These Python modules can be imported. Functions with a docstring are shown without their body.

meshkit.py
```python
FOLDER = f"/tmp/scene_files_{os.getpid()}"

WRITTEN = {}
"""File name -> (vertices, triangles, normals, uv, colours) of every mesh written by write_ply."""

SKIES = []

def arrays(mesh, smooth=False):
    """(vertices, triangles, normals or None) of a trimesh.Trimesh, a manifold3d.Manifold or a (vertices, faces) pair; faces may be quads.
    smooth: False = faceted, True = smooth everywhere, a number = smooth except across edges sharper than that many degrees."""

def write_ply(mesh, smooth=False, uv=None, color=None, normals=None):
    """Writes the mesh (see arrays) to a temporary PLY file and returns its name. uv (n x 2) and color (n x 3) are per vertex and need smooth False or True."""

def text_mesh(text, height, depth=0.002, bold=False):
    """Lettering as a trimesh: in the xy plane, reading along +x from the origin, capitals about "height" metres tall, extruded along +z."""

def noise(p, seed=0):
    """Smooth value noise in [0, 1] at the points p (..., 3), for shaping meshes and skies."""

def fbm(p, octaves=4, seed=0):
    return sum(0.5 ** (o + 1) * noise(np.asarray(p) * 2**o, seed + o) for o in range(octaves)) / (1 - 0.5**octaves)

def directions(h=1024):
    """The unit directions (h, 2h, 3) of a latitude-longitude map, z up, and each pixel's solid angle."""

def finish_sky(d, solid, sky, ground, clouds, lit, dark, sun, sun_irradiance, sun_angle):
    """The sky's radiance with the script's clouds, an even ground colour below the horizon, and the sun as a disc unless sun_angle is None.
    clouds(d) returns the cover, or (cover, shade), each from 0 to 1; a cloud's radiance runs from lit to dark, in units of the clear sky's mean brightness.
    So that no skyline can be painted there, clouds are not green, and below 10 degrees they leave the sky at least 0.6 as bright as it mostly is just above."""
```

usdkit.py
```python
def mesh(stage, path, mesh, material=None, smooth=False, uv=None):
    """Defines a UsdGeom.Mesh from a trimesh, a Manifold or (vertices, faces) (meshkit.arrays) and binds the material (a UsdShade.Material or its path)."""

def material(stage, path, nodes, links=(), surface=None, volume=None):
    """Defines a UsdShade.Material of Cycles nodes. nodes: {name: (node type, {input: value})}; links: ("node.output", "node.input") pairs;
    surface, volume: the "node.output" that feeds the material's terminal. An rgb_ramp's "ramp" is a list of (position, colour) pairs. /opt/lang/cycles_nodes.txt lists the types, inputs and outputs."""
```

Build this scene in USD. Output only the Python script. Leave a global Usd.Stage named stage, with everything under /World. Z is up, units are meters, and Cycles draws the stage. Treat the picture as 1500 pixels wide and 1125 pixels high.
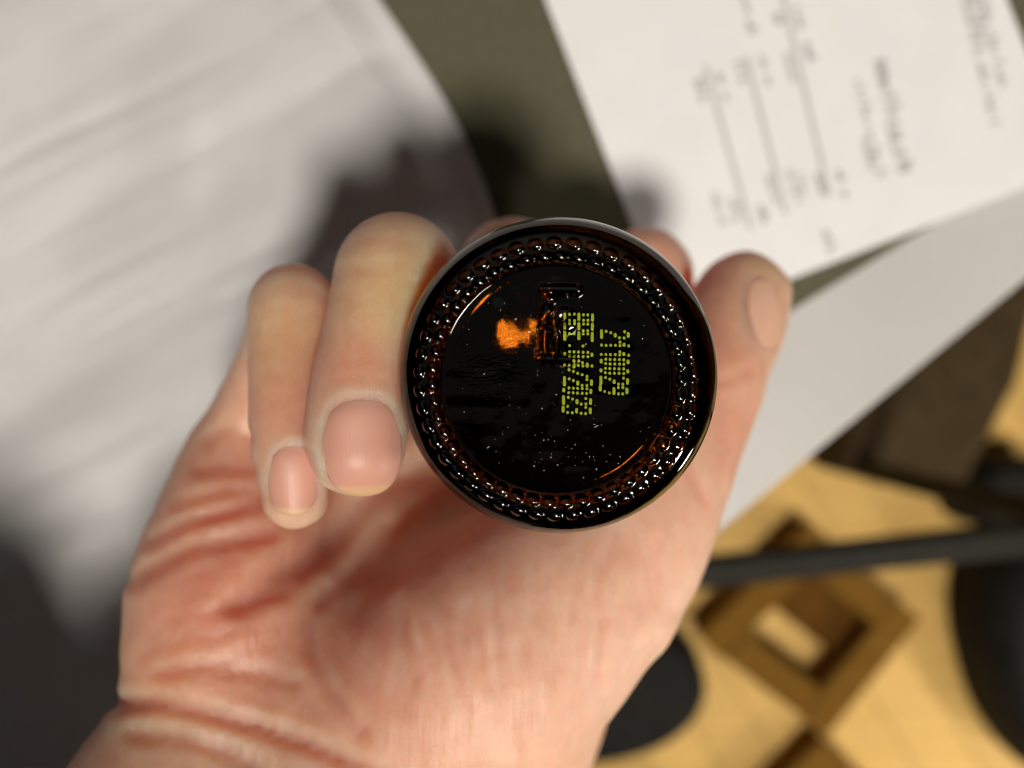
import math, random
import numpy as np, trimesh, usdkit
from meshkit import fbm, noise
from pxr import Usd, UsdGeom, UsdLux, UsdShade, Gf, Sdf, Vt

stage = Usd.Stage.CreateInMemory()
UsdGeom.SetStageUpAxis(stage, 'Z'); UsdGeom.SetStageMetersPerUnit(stage, 1.0)
UsdGeom.Xform.Define(stage, '/World'); UsdGeom.Scope.Define(stage, '/World/Looks')
rng = np.random.default_rng(7); random.seed(7)

# ------------------------------------------------------------------ camera
TABLE = 0.74                      # tabletop height
DT = 258.0                        # camera height above the tabletop (mm)
CAMZ = TABLE + DT / 1000.0
F = 26.0 / 36.0 * 1500.0          # focal length in photo pixels (1500 wide)
cam = UsdGeom.Camera.Define(stage, '/World/camera')
cam.AddTranslateOp().Set(Gf.Vec3d(0, 0, CAMZ))
cam.CreateHorizontalApertureAttr(36.0); cam.CreateFocalLengthAttr(26.0)
cam.CreateFStopAttr(26.0 / 3.3); cam.CreateFocusDistanceAttr(0.1045)
cam.CreateClippingRangeAttr(Gf.Vec2f(0.01, 50.0))
cam.CreateExposureAttr(0.0)

# ------------------------------------------------------------------ lamps (indoor, warm white) and added fill lights
def sphere_light(name, pos, radius, intensity, color):
    l = UsdLux.SphereLight.Define(stage, '/World/' + name)
    l.CreateRadiusAttr(radius); l.CreateIntensityAttr(intensity); l.CreateColorAttr(Gf.Vec3f(*color))
    l.AddTranslateOp().Set(Gf.Vec3d(*pos)); return l
WARM = (1.0, 0.92, 0.81)
sphere_light('ceiling_lamp', (0.21, -0.80, TABLE + 1.80), 0.145, 188.0, WARM)
sphere_light('ceiling_lamp_001', (1.10, -1.30, TABLE + 1.75), 0.085, 150.0, WARM)
sphere_light('floor_fill', (1.05, -0.75, 0.62), 0.10, 34.0, WARM)  # added fill below table height to brighten the floor
for k, (rad, inten) in enumerate(((1.15, 0.075), (0.85, 0.075), (0.55, 0.09))):      # added glowing disks for ceiling bounce, brightest in the middle
    dl = UsdLux.DiskLight.Define(stage, '/World/ceiling_bounce' if k == 0 else f'/World/ceiling_bounce_{k:03d}')
    dl.CreateRadiusAttr(rad); dl.CreateIntensityAttr(inten); dl.CreateColorAttr(Gf.Vec3f(1.0, 0.94, 0.86))
    dl.AddTranslateOp().Set(Gf.Vec3d(-0.50, 0.62, TABLE + 1.98 - 0.01 * k))

# ------------------------------------------------------------------ helpers
def P(u, v, d):                   # photo pixel at a depth (mm) -> mm, origin at the lens, z up
    return np.array([(u - 750.0) * d / F, (562.5 - v) * d / F, -float(d)])
def W(p):                         # mm -> world metres
    p = np.asarray(p, float) / 1000.0
    return p + np.array([0, 0, CAMZ])
used = {}
def path_for(name, parent):
    base = f'{parent}/{name}'; n = used.get(base, 0); used[base] = n + 1
    return base if n == 0 else f'{base}_{n:03d}'
def tag(prim, label=None, cat=None, group=None, kind=None):
    for k, v in (('label', label), ('category', cat), ('group', group), ('kind', kind)):
        if v: prim.SetCustomDataByKey(k, v)
    return prim
def obj(name, mesh, mat, parent='/World', smooth=False, normals=None, colors=None):
    parent = parent if isinstance(parent, str) else str(parent.GetPath())
    p = path_for(name, parent)
    m = usdkit.mesh(stage, p, mesh, mat, smooth=smooth)
    if normals is not None:
        m.CreateNormalsAttr(Vt.Vec3fArray.FromNumpy(np.asarray(normals, np.float32))); m.SetNormalsInterpolation('vertex')
    if colors is not None:
        UsdGeom.PrimvarsAPI(m).CreatePrimvar('tint', Sdf.ValueTypeNames.Color3fArray, 'vertex').Set(Vt.Vec3fArray.FromNumpy(np.asarray(colors, np.float32)))
    return m.GetPrim()
def thing(name, label, cat, group=None):
    x = UsdGeom.Xform.Define(stage, path_for(name, '/World'))
    return tag(x.GetPrim(), label, cat, group)
def mat(name, nodes, links=(), surface='p.BSDF'):
    return usdkit.material(stage, '/World/Looks/' + name, nodes, links, surface=surface)
def rough_mat(name, c0, c1, scale=40.0, rough=0.6, bump=0.0, bscale=400.0, stretch=(1, 1, 1), rot=(0, 0, 0), **kw):
    n = {'g': ('geometry', {}), 'm': ('mapping', {'scale': stretch, 'rotation': rot}),
         'n': ('noise_texture', {'scale': scale, 'detail': 4.0}),
         'r': ('rgb_ramp', {'ramp': [(0.3, c0), (0.7, c1)]}),
         'p': ('principled_bsdf', {'roughness': rough, **kw})}
    l = [('g.position', 'm.vector'), ('m.vector', 'n.vector'), ('n.fac', 'r.fac'), ('r.color', 'p.base_color')]
    if bump:
        n['n2'] = ('noise_texture', {'scale': bscale, 'detail': 3.0}); n['b'] = ('bump', {'strength': 1.0, 'distance': bump})
        l += [('m.vector', 'n2.vector'), ('n2.fac', 'b.height'), ('b.normal', 'p.normal')]
    return mat(name, n, l)
def vnormals(v, f):
    n = np.zeros_like(v); c = np.cross(v[f[:, 1]] - v[f[:, 0]], v[f[:, 2]] - v[f[:, 0]])
    for k in range(3): np.add.at(n, f[:, k], c)
    return n / np.maximum(np.linalg.norm(n, axis=1, keepdims=True), 1e-30)
def rounded_prism(poly, z0, z1, r=0.001, steps=3):
    """outline (n x 2, m) as a slab with rounded edges"""
    from shapely.geometry import Polygon
    import manifold3d as m3
    g = Polygon(poly); parts = []
    pts = []
    for k in range(steps + 1):
        a = k / steps * math.pi / 2
        gg = g.buffer(-r * (1 - math.sin(a)), join_style=2)
        xy = np.array(gg.exterior.coords)[:-1]
        for zz in (z0 + r * (1 - math.cos(a)), z1 - r * (1 - math.cos(a))):
            pts.append(np.c_[xy, np.full(len(xy), zz)])
    return trimesh.convex.convex_hull(np.vstack(pts))
def box_between(a, b, w, h, r=0.002):
    """a bar from a to b (3-d), w wide (horizontal), h high, chamfered"""
    a, b = np.array(a, float), np.array(b, float); d = b - a; L = np.linalg.norm(d); d /= L
    s = np.cross([0, 0, 1.0], d); s /= np.linalg.norm(s); t = np.cross(d, s)
    pts = []
    for x in (0, L):
        for (y, z) in ((w/2 - r, h/2), (w/2, h/2 - r), (w/2, -h/2 + r), (w/2 - r, -h/2)):
            for sg in (1, -1): pts.append(a + d * x + s * y * sg + t * z)
    return trimesh.convex.convex_hull(np.array(pts))

# ------------------------------------------------------------------ materials
def glass(name, col):
    return mat(name, {
    'g': ('geometry', {}),
    'n1': ('noise_texture', {'scale': 900.0, 'detail': 3.0}), 'b1': ('bump', {'strength': 0.12, 'distance': 0.00003}),
    'p': ('principled_bsdf', {'base_color': col, 'roughness': 0.05, 'ior': 1.52, 'transmission_weight': 1.0})},
    [('g.position', 'n1.vector'), ('n1.fac', 'b1.height'), ('b1.normal', 'p.normal')])
GLASS = glass('amber_glass', (0.12, 0.032, 0.0018))
GLASSBEAD = glass('bead_amber_glass', (0.06, 0.016, 0.001))
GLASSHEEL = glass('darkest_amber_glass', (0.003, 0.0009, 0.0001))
GLASSWALL = glass('thick_amber_glass', (0.045, 0.012, 0.0008))
BLACKCAP = rough_mat('black_plastic', (0.012, 0.012, 0.012), (0.02, 0.02, 0.02), rough=0.4)
INK = mat('yellow_green_ink', {
    'g': ('geometry', {}), 'n': ('noise_texture', {'scale': 5200.0, 'detail': 2.0}), 'ad': ('mix_float', {'fac': 0.55}),
    'r': ('rgb_ramp', {'ramp': [(0.15, (0.17, 0.21, 0.004)), (0.5, (0.28, 0.325, 0.006)), (0.85, (0.35, 0.40, 0.010))]}),
    'p': ('principled_bsdf', {'roughness': 0.7, 'specular_ior_level': 0.2})},
    [('g.random_per_island', 'ad.a'), ('g.position', 'n.vector'), ('n.fac', 'ad.b'), ('ad.result', 'r.fac'), ('r.color', 'p.base_color')])
DUST = mat('dust', {'p': ('principled_bsdf', {'base_color': (0.5, 0.48, 0.45), 'roughness': 0.8})})
SKIN = mat('skin', {
    'a': ('attribute', {'attribute': 'tint'}), 'g': ('geometry', {}),
    'n': ('noise_texture', {'scale': 260.0, 'detail': 5.0, 'roughness': 0.6}),
    'r': ('rgb_ramp', {'ramp': [(0.3, (0.92, 0.88, 0.86)), (0.55, (1, 1, 1)), (0.75, (1.05, 1.05, 1.03))]}),
    'mx': ('mix_color', {'blend_type': 'multiply', 'fac': 1.0, 'use_clamp': False}),
    'v': ('voronoi_texture', {'scale': 1400.0, 'feature': 'distance_to_edge'}),
    'n2': ('noise_texture', {'scale': 900.0, 'detail': 3.0}),
    'm3': ('mapping', {'scale': (620.0, 95.0, 350.0), 'rotation': (0, 0, 0.12)}), 'n3': ('noise_texture', {'scale': 1.0, 'detail': 4.0, 'roughness': 0.6}), 'ad3': ('math', {'math_type': 'multiply_add', 'value2': 3.4}),
    'ad': ('math', {'math_type': 'add'}),
    'b': ('bump', {'strength': 0.5, 'distance': 0.00018}),
    'p': ('principled_bsdf', {'roughness': 0.47, 'specular_ior_level': 0.42, 'subsurface_weight': 1.0, 'subsurface_radius': (1.0, 0.35, 0.2), 'subsurface_scale': 0.0022})},
    [('a.color', 'mx.a'), ('g.position', 'n.vector'), ('n.fac', 'r.fac'), ('r.color', 'mx.b'), ('mx.result', 'p.base_color'),
     ('g.position', 'v.vector'), ('g.position', 'n2.vector'), ('v.distance', 'ad.value1'), ('n2.fac', 'ad.value2'), ('g.position', 'm3.vector'), ('m3.vector', 'n3.vector'), ('n3.fac', 'ad3.value1'), ('ad.value', 'ad3.value3'), ('ad3.value', 'b.height'), ('b.normal', 'p.normal')])
NAIL = mat('fingernail', {
    'a': ('attribute', {'attribute': 'tint'}),
    'g': ('geometry', {}), 'm': ('mapping', {'scale': (2600.0, 160.0, 300.0)}), 'n': ('noise_texture', {'scale': 1.0, 'detail': 3.0}), 'b': ('bump', {'strength': 0.35, 'distance': 0.00012}),
    'p': ('principled_bsdf', {'roughness': 0.46, 'specular_ior_level': 0.4})},
    [('a.color', 'p.base_color'), ('g.position', 'm.vector'), ('m.vector', 'n.vector'), ('n.fac', 'b.height'), ('b.normal', 'p.normal')])
CLOTH = rough_mat('white_cloth', (0.56, 0.565, 0.575), (0.62, 0.625, 0.635), scale=25, rough=0.85, bump=0.00012, bscale=1800, sheen_weight=0.1)
PAPER = rough_mat('white_paper', (0.765, 0.775, 0.79), (0.80, 0.81, 0.825), scale=60, rough=0.7)
PRINT = rough_mat('grey_print', (0.36, 0.36, 0.36), (0.42, 0.42, 0.42), scale=500, rough=0.8)
PALEPRINT = rough_mat('pale_print', (0.46, 0.46, 0.46), (0.52, 0.52, 0.52), scale=500, rough=0.8)
TABLETOP = rough_mat('pale_grey_laminate', (0.50, 0.495, 0.49), (0.55, 0.545, 0.54), scale=12, rough=0.45)
OLIVE = mat('olive_weave', {
    'g': ('geometry', {}), 'm': ('mapping', {'rotation': (0, 0, 0.35)}),
    'w': ('wave_texture', {'scale': 190.0, 'distortion': 1.5, 'detail': 2.0}),
    'n': ('noise_texture', {'scale': 300.0, 'detail': 4.0}),
    'mx': ('mix_float', {'fac': 0.5}),
    'r': ('rgb_ramp', {'ramp': [(0.2, (0.066, 0.064, 0.036)), (0.8, (0.12, 0.115, 0.068))]}),
    'b': ('bump', {'strength': 0.3, 'distance': 0.0005}),
    'p': ('principled_bsdf', {'roughness': 0.85})},
    [('g.position', 'm.vector'), ('m.vector', 'w.vector'), ('g.position', 'n.vector'), ('w.fac', 'mx.a'), ('n.fac', 'mx.b'), ('mx.result', 'r.fac'),
     ('r.color', 'p.base_color'), ('w.fac', 'b.height'), ('b.normal', 'p.normal')])
FLOORS = [rough_mat('honey_wood' if k == 0 else f'honey_wood_{k:03d}', tuple(np.array((0.62, 0.385, 0.105)) * s), tuple(np.array((0.74, 0.48, 0.155)) * s), scale=9,
                    rough=0.6, specular_ior_level=0.25, stretch=(0.6, 9, 1), rot=(0, 0, 0.98)) for k, s in enumerate((1.0, 1.10, 0.88, 1.2))]
SHADOWBROWN = rough_mat('shadow_brown', (0.16, 0.078, 0.010), (0.21, 0.105, 0.016), scale=14, rough=0.9, stretch=(1, 6, 1), rot=(0, 0, 0.8), specular_ior_level=0.12)  # floor shadow tone put into the wood colour of frame and block
SHADOWDARK = rough_mat('inner_shadow_brown', (0.085, 0.036, 0.005), (0.12, 0.052, 0.008), scale=14, rough=0.9, specular_ior_level=0.1)  # darker brown painted for the shade inside the frame
DARKBROWN = rough_mat('dark_brown_fabric', (0.05, 0.033, 0.015), (0.075, 0.05, 0.025), scale=40, rough=0.9, bump=0.0004, specular_ior_level=0.1)
BLACK = rough_mat('black_rubber', (0.009, 0.009, 0.008), (0.016, 0.015, 0.013), scale=40, rough=0.8, specular_ior_level=0.2)
METAL = rough_mat('black_metal', (0.012, 0.012, 0.009), (0.02, 0.019, 0.013), scale=60, rough=0.7, specular_ior_level=0.25)
SLEEVE = rough_mat('dark_wool', (0.02, 0.02, 0.025), (0.04, 0.04, 0.045), scale=200, rough=0.95, bump=0.0006, bscale=700)

# ------------------------------------------------------------------ the bottle
NB = np.array([-0.10, -0.125, 1.0]); NB /= np.linalg.norm(NB)
XB = np.array([1.0, 0, 0]) - NB * NB[0]; XB /= np.linalg.norm(XB); YB = np.cross(NB, XB)
OB = P(811.5, 561, 104.0)
RB = 23.45
def to_base(u, v, h=-1.3):        # a photo pixel -> (x, y) on the base (mm)
    ray = P(u, v, 1.0); o = OB + NB * h
    t = (o @ NB) / (ray @ NB); q = ray * t - OB
    return np.array([q @ XB, q @ YB])
def from_base(x, y, h):
    return OB + np.outer(x, XB) + np.outer(y, YB) + np.outer(h, NB)
def seg_dist(x, y, a, b):
    d = b - a; t = np.clip(((x - a[0]) * d[0] + (y - a[1]) * d[1]) / max(d @ d, 1e-9), 0, 1)
    return np.hypot(x - a[0] - t * d[0], y - a[1] - t * d[1])
# embossed characters F 6 1 (they read from the bottom of the picture to the top)
ch_1 = [[(798, 424), (846, 425)], [(798, 424), (803, 430), (807, 437)]]
ang = np.linspace(0, 2 * np.pi, 22)
bowl = [(827.5 + 11.5 * math.cos(a), 470 + 12.5 * math.sin(a)) for a in ang]
ch_6 = [bowl, [(824, 483), (812, 483), (802, 479), (797, 470), (797, 460), (801, 452)]]
ch_f = [[(792, 526.5), (838, 528)], [(796, 526), (796, 492)], [(815, 526), (815, 494)]]
CHARS = []
for strokes in (ch_f, ch_6, ch_1):
    segs = []
    for s in strokes:
        q = [to_base(*p) for p in s]; segs += list(zip(q[:-1], q[1:]))
    CHARS.append(segs)
NBEAD = 46
PH_IN, PH_OUT = 0.03, 0.075
prof_r = np.array([0, 8, 13.5, 16.3, 16.5, 16.72, 17.4, 18.2, 18.6, 19.1, 19.6, 20.3, 21.1, 21.8, 22.4, 22.9, 23.25, 23.45])
prof_h = np.array([-1.75, -1.62, -1.46, -1.40, -1.36, -1.02, -0.80, -0.62, -0.58, -0.58, -0.62, -0.76, -1.05, -1.6, -2.4, -3.3, -4.3, -5.6])
from scipy.interpolate import PchipInterpolator
prof = PchipInterpolator(prof_r, prof_h)
def base_height(x, y):
    """height of the base and which raised piece a point belongs to (-1 none, 0..91 beads, 100.. characters)"""
    r = np.hypot(x, y); th = np.arctan2(y, x); h = prof(np.clip(r, 0, RB)); ident = np.full(r.shape, -1)
    lump = (noise(np.stack([x * 0.5, y * 0.5, x * 0], -1), 5) - 0.5) * 0.07 + (noise(np.stack([x * 1.4, y * 1.4, x * 0], -1), 8) - 0.5) * 0.008
    h = h + lump * np.clip((16.8 - r) / 2, 0, 1)
    # crinkled chill mark, left of the middle
    cx, cy = to_base(715, 545); w = np.exp(-(((x - cx) / 4.2) ** 2 + ((y - cy) / 2.6) ** 2))
    h = h + w * 0.06 * (fbm(np.stack([x * 1.6 + y * 1.2, y * 4.2 - x * 1.4, x * 0], -1), 3, 21) - 0.5)
    for ring, (rc, hc, ta, ra, hh, ph) in enumerate(((17.5, -0.84, 1.14, 0.88, 0.66, PH_IN), (19.52, -0.66, 1.12, 0.78, 0.42, PH_OUT))):
        k = np.round((th - ph) / (2 * np.pi / NBEAD)); jit = np.random.default_rng(3 + ring).normal(0, 1, (NBEAD, 3))
        kk = k.astype(int) % NBEAD
        dt = (th - ph - k * 2 * np.pi / NBEAD) * rc - jit[kk, 0] * 0.03; dr = r - rc - jit[kk, 1] * 0.03
        q = 1 - (dt / ta) ** 2 - (dr / ra) ** 2
        slope = 0.15 if ring == 0 else -0.16
        cap = hc + slope * dr + (hh + 0.03 * jit[kk, 2]) * np.sqrt(np.clip(q, 0, 1)) - 0.05
        on = (q > 0) & (cap > h); h = np.where(on, cap, h); ident = np.where(on, ring * NBEAD + kk, ident)
    for c, segs in enumerate(CHARS):
        d = np.full(r.shape, 9.0)
        for a, b in segs: d = np.minimum(d, seg_dist(x, y, a, b))
        wd = 0.78; t = np.clip(1 - d / wd, 0, 1); add = 0.62 * np.sqrt(np.clip(1 - (1 - t) ** 2, 0, 1))
        h = h + add; ident = np.where((d < wd) & (ident < 0), 100 + c, ident)
    return h, ident
NT = NBEAD * 16
rr = np.r_[np.linspace(0.25, 16.2, 100), np.linspace(16.35, 21.6, 44), np.linspace(21.8, 23.4, 12)]
tt = np.arange(NT) * 2 * np.pi / NT
Rg, Tg = np.meshgrid(rr, tt, indexing='ij')
bx, by = Rg * np.cos(Tg), Rg * np.sin(Tg)
bh, bid = base_height(bx, by)
verts = [from_base(bx.ravel(), by.ravel(), bh.ravel())]; ids = [bid.ravel()]
nr = len(rr)
def ring_faces(i0, n, NT=NT):
    i, j = np.meshgrid(np.arange(n - 1), np.arange(NT), indexing='ij'); a = i0 + i * NT + j; b = i0 + i * NT + (j + 1) % NT
    c, d = a + NT, b + NT
    return np.vstack([np.stack([a, c, d], -1).reshape(-1, 3), np.stack([a, d, b], -1).reshape(-1, 3)])
# wall, shoulder, neck, then the inside back to the middle of the base
outer = [(23.45, -5.6), (23.5, -8), (23.5, -20), (23.5, -38), (23.0, -42), (21.2, -46), (17.5, -49.5), (13.5, -51.5), (11.0, -53.5), (10.2, -56), (10.2, -72), (9.6, -72.6)]
inner = [(7.4, -72.6), (6.9, -72), (6.9, -56), (7.8, -53), (11, -50), (16, -46.5), (19.2, -43), (20.9, -38), (21.0, -20), (21.0, -11), (20.6, -8.2), (19.6, -6.0), (18.4, -4.6), (17.2, -3.6)] + [(q_, -5.6 + q_ * q_ / 112) for q_ in (15.8, 14.8, 13.6, 12.2, 10.8, 9.2, 7.6, 6, 4.4, 2.8, 1.4, 0.3)]
wall = outer + inner
wv = []
for r_, h_ in wall[0:]:
    x_, y_ = r_ * np.cos(tt), r_ * np.sin(tt); hh_ = np.full(NT, h_)
    if r_ < 17 and -6 < h_ < -2.2: hh_ = hh_ - 0.024 * y_ + 0.10 * (noise(np.stack([x_ * 0.22, y_ * 0.22, x_ * 0], -1), 61) - 0.5) + 0.006 * (noise(np.stack([x_ * 0.8, y_ * 0.8, x_ * 0], -1), 62) - 0.5)
    wv.append(from_base(x_, y_, hh_))
v_all = np.vstack([verts[0]] + wv + [from_base(np.array([0.0]), np.array([0.0]), np.array([float(bh[0].mean())])), from_base(np.array([0.0]), np.array([0.0]), np.array([-5.6]))])
nrow = nr + len(wall)
f_all = ring_faces(0, nrow)
ci = nrow * NT
j = np.arange(NT); f0 = np.stack([np.full(NT, ci), j, (j + 1) % NT], -1)
l0 = (nrow - 1) * NT; f1 = np.stack([np.full(NT, ci + 1), l0 + (j + 1) % NT, l0 + j], -1)
f_all = np.vstack([f_all, f0, f1])
v_w = W(v_all); n_all = vnormals(v_w, f_all)
if (n_all[5 * NT] @ NB) < 0: f_all = f_all[:, ::-1]; n_all = -n_all
id_all = np.full(len(v_w), -1); id_all[:nr * NT] = ids[0]
row_of = np.minimum(np.arange(len(v_w)) // NT, nrow - 1); row_of[ci] = 0
fid = id_all[f_all]; face_id = np.where((fid >= 0).sum(1) >= 2, fid.max(1), -1)
is_wall = row_of[f_all].min(1) >= nr - 1
face_id = np.where((face_id < 0) & is_wall, -2, face_id)
row_r = np.r_[rr, np.full(nrow - nr, 99.0)][row_of]
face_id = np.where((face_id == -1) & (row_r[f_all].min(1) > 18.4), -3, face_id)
bottle = thing('glass_bottle', 'dark amber glass bottle held upside down with beaded base facing up', 'bottle')
def sub(sel):
    f = f_all[sel]; u, inv = np.unique(f, return_inverse=True)
    return (v_w[u], inv.reshape(-1, 3)), n_all[u]
m_, n_ = sub(face_id == -2); obj('wall', m_, GLASSWALL, bottle, normals=n_)
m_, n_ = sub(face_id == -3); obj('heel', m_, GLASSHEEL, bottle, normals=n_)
m_, n_ = sub(face_id == -1); base_prim = obj('base', m_, GLASS, bottle, normals=n_)
for k in range(2 * NBEAD):
    s = face_id == k
    if s.any(): m_, n_ = sub(s); obj('bead', m_, GLASSBEAD if k < NBEAD else GLASSWALL, base_prim, normals=n_)
for c, lab in enumerate(('raised letter F', 'raised figure 6', 'raised figure 1')):
    m_, n_ = sub(face_id == 100 + c); tag(obj('embossed_character', m_, GLASS, base_prim, normals=n_), lab)
# screw cap, out of sight behind the hand
cp = []
for r_, h_ in ((0.01, -74.0), (10.8, -74.0), (10.8, -58.0), (12.6, -58.0), (12.9, -59), (12.9, -75.0), (12.2, -76.2), (0.01, -76.2)):
    a = np.arange(72) * 2 * np.pi / 72; rr_ = r_ * (1 + (0.025 * (np.arange(72) % 2) if r_ > 12.5 else 0))
    cp.append(from_base(rr_ * np.cos(a), rr_ * np.sin(a), np.full(72, h_)))
cf = ring_faces(0, len(cp), 72)
obj('screw_cap', (W(np.vstack(cp)), cf), BLACKCAP, bottle, smooth=30)

# dot-matrix date print: strokes as (x, y0[, y1]) in 12.5x enlargements of the photo
L1a = [(155,115,205),(155,300,390),(155,455,600),(240,130),(240,240),(240,300),(240,485),(330,125),(335,245),(335,300),(325,485),(410,120,240),(410,290,410),(410,460,590),
 (497,140),(497,240),(497,310),(490,430),(490,490),(575,140),(577,240),(575,310),(575,430),(575,490),(662,132,250),(660,302,420),(657,467,625),(240,705),(488,712),
 (152,840,875),(240,820),(240,890),(322,820),(325,900),(403,825),(405,905),(490,828),(490,908),(577,830),(577,910),(650,852,895),
 (150,1060),(237,1065),(320,970,1110),(410,990),(400,1070),(478,1020),(485,1080),(565,1035,1095),(652,1080)]
L1b = [(232,152),(312,182),(390,215),(473,242),(560,272),(145,285,440),(233,317),(310,348),(390,365,425),(470,440),(560,440),(560,330),(642,345,430),
 (133,500,550),(228,485),(310,490),(388,492),(472,497),(560,500),(630,520,580),(225,572),(308,575),(385,580),(472,583),(553,585),
 (130,635,780),(217,657),(295,688),(377,705,765),(455,780),(540,678),(540,780),(627,690,780),(122,825,920),(205,822),(205,935),(290,940),(370,870,935),(452,950),(537,840),(535,955),(620,860,945)]
L2a = [(828,425,565),(910,443),(997,470),(1078,490,540),(1155,560),(1250,447),(1240,565),(1317,470,545),(825,695),(910,700),(997,700),(1082,700),(1165,640),(1165,705),(1240,670,710),(1325,710),
 (822,868),(907,868),(990,870),(1078,870),(1165,820),(1160,875),(1235,840,880),(1325,882),(822,965,1015),(905,955),(985,960),(1070,960),(1155,962),(1235,967),(1312,980,1030),(903,1035),(985,1042),(1070,1043),(1157,1045),(1237,1048)]
L2b = [(818,140,180),(900,122),(980,127),(1065,130),(1148,133),(1235,133),(1310,155,200),(897,203),(978,212),(1063,213),(1150,215),(1235,217),
 (812,275,420),(900,292),(980,322),(1058,345,395),(1137,412),(1232,303),(1218,415),(1303,320,405),(805,445,530),(885,547),(970,575),(1055,485,595),(1137,475),(1220,475),(1137,590),(1215,590),(1292,495,580)]
def print_line(a, b):
    V, Fc, n = [], [], 0
    for lst, oy in ((a, 450), (b, 530)):
        for s in lst:
            x, y0, y1 = s[0], s[1], (s[2] if len(s) > 2 else s[1])
            rad = 29 if y1 == y0 else 31
            if y1 > y0: y0, y1 = y0 + 14, y1 - 14
            out = []
            for k in range(20):
                a_ = k / 20 * 2 * math.pi; jx = 1 + 0.06 * rng.normal()
                px = x + rad * 0.93 * jx * math.cos(a_); py = (y1 if math.sin(a_) > 0 else y0) + rad * jx * math.sin(a_)
                out.append(to_base(815 + px / 12.5, oy + py / 12.5))
            out = np.array(out); c = out.mean(0); mid = c + (out - c) * 0.8; pts = np.vstack([out, mid, c])
            h, _ = base_height(pts[:, 0], pts[:, 1])
            h = h + np.r_[np.full(20, 0.004), np.full(20, 0.035), 0.045]
            V.append(from_base(pts[:, 0], pts[:, 1], h)); i = np.arange(20); jn = (i + 1) % 20
            # y was flipped by the projection, so wind to face outwards
            f = np.vstack([np.stack([i, i + 20, jn], -1), np.stack([jn, i + 20, jn + 20], -1), np.stack([i + 20, np.full(20, 40), jn + 20], -1)])
            Fc.append(f + n); n += 41
    v, f = W(np.vstack(V)), np.vstack(Fc)
    nn = vnormals(v, f)
    if (nn.mean(0) @ NB) < 0: f = f[:, ::-1]
    return v, f
tag(obj('printed_line', print_line(L1a, L1b), INK, base_prim, smooth=True), 'dot printed line BBE:04/2023')
tag(obj('printed_line', print_line(L2a, L2b), INK, base_prim, smooth=True), 'dot printed line 2110023')
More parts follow.
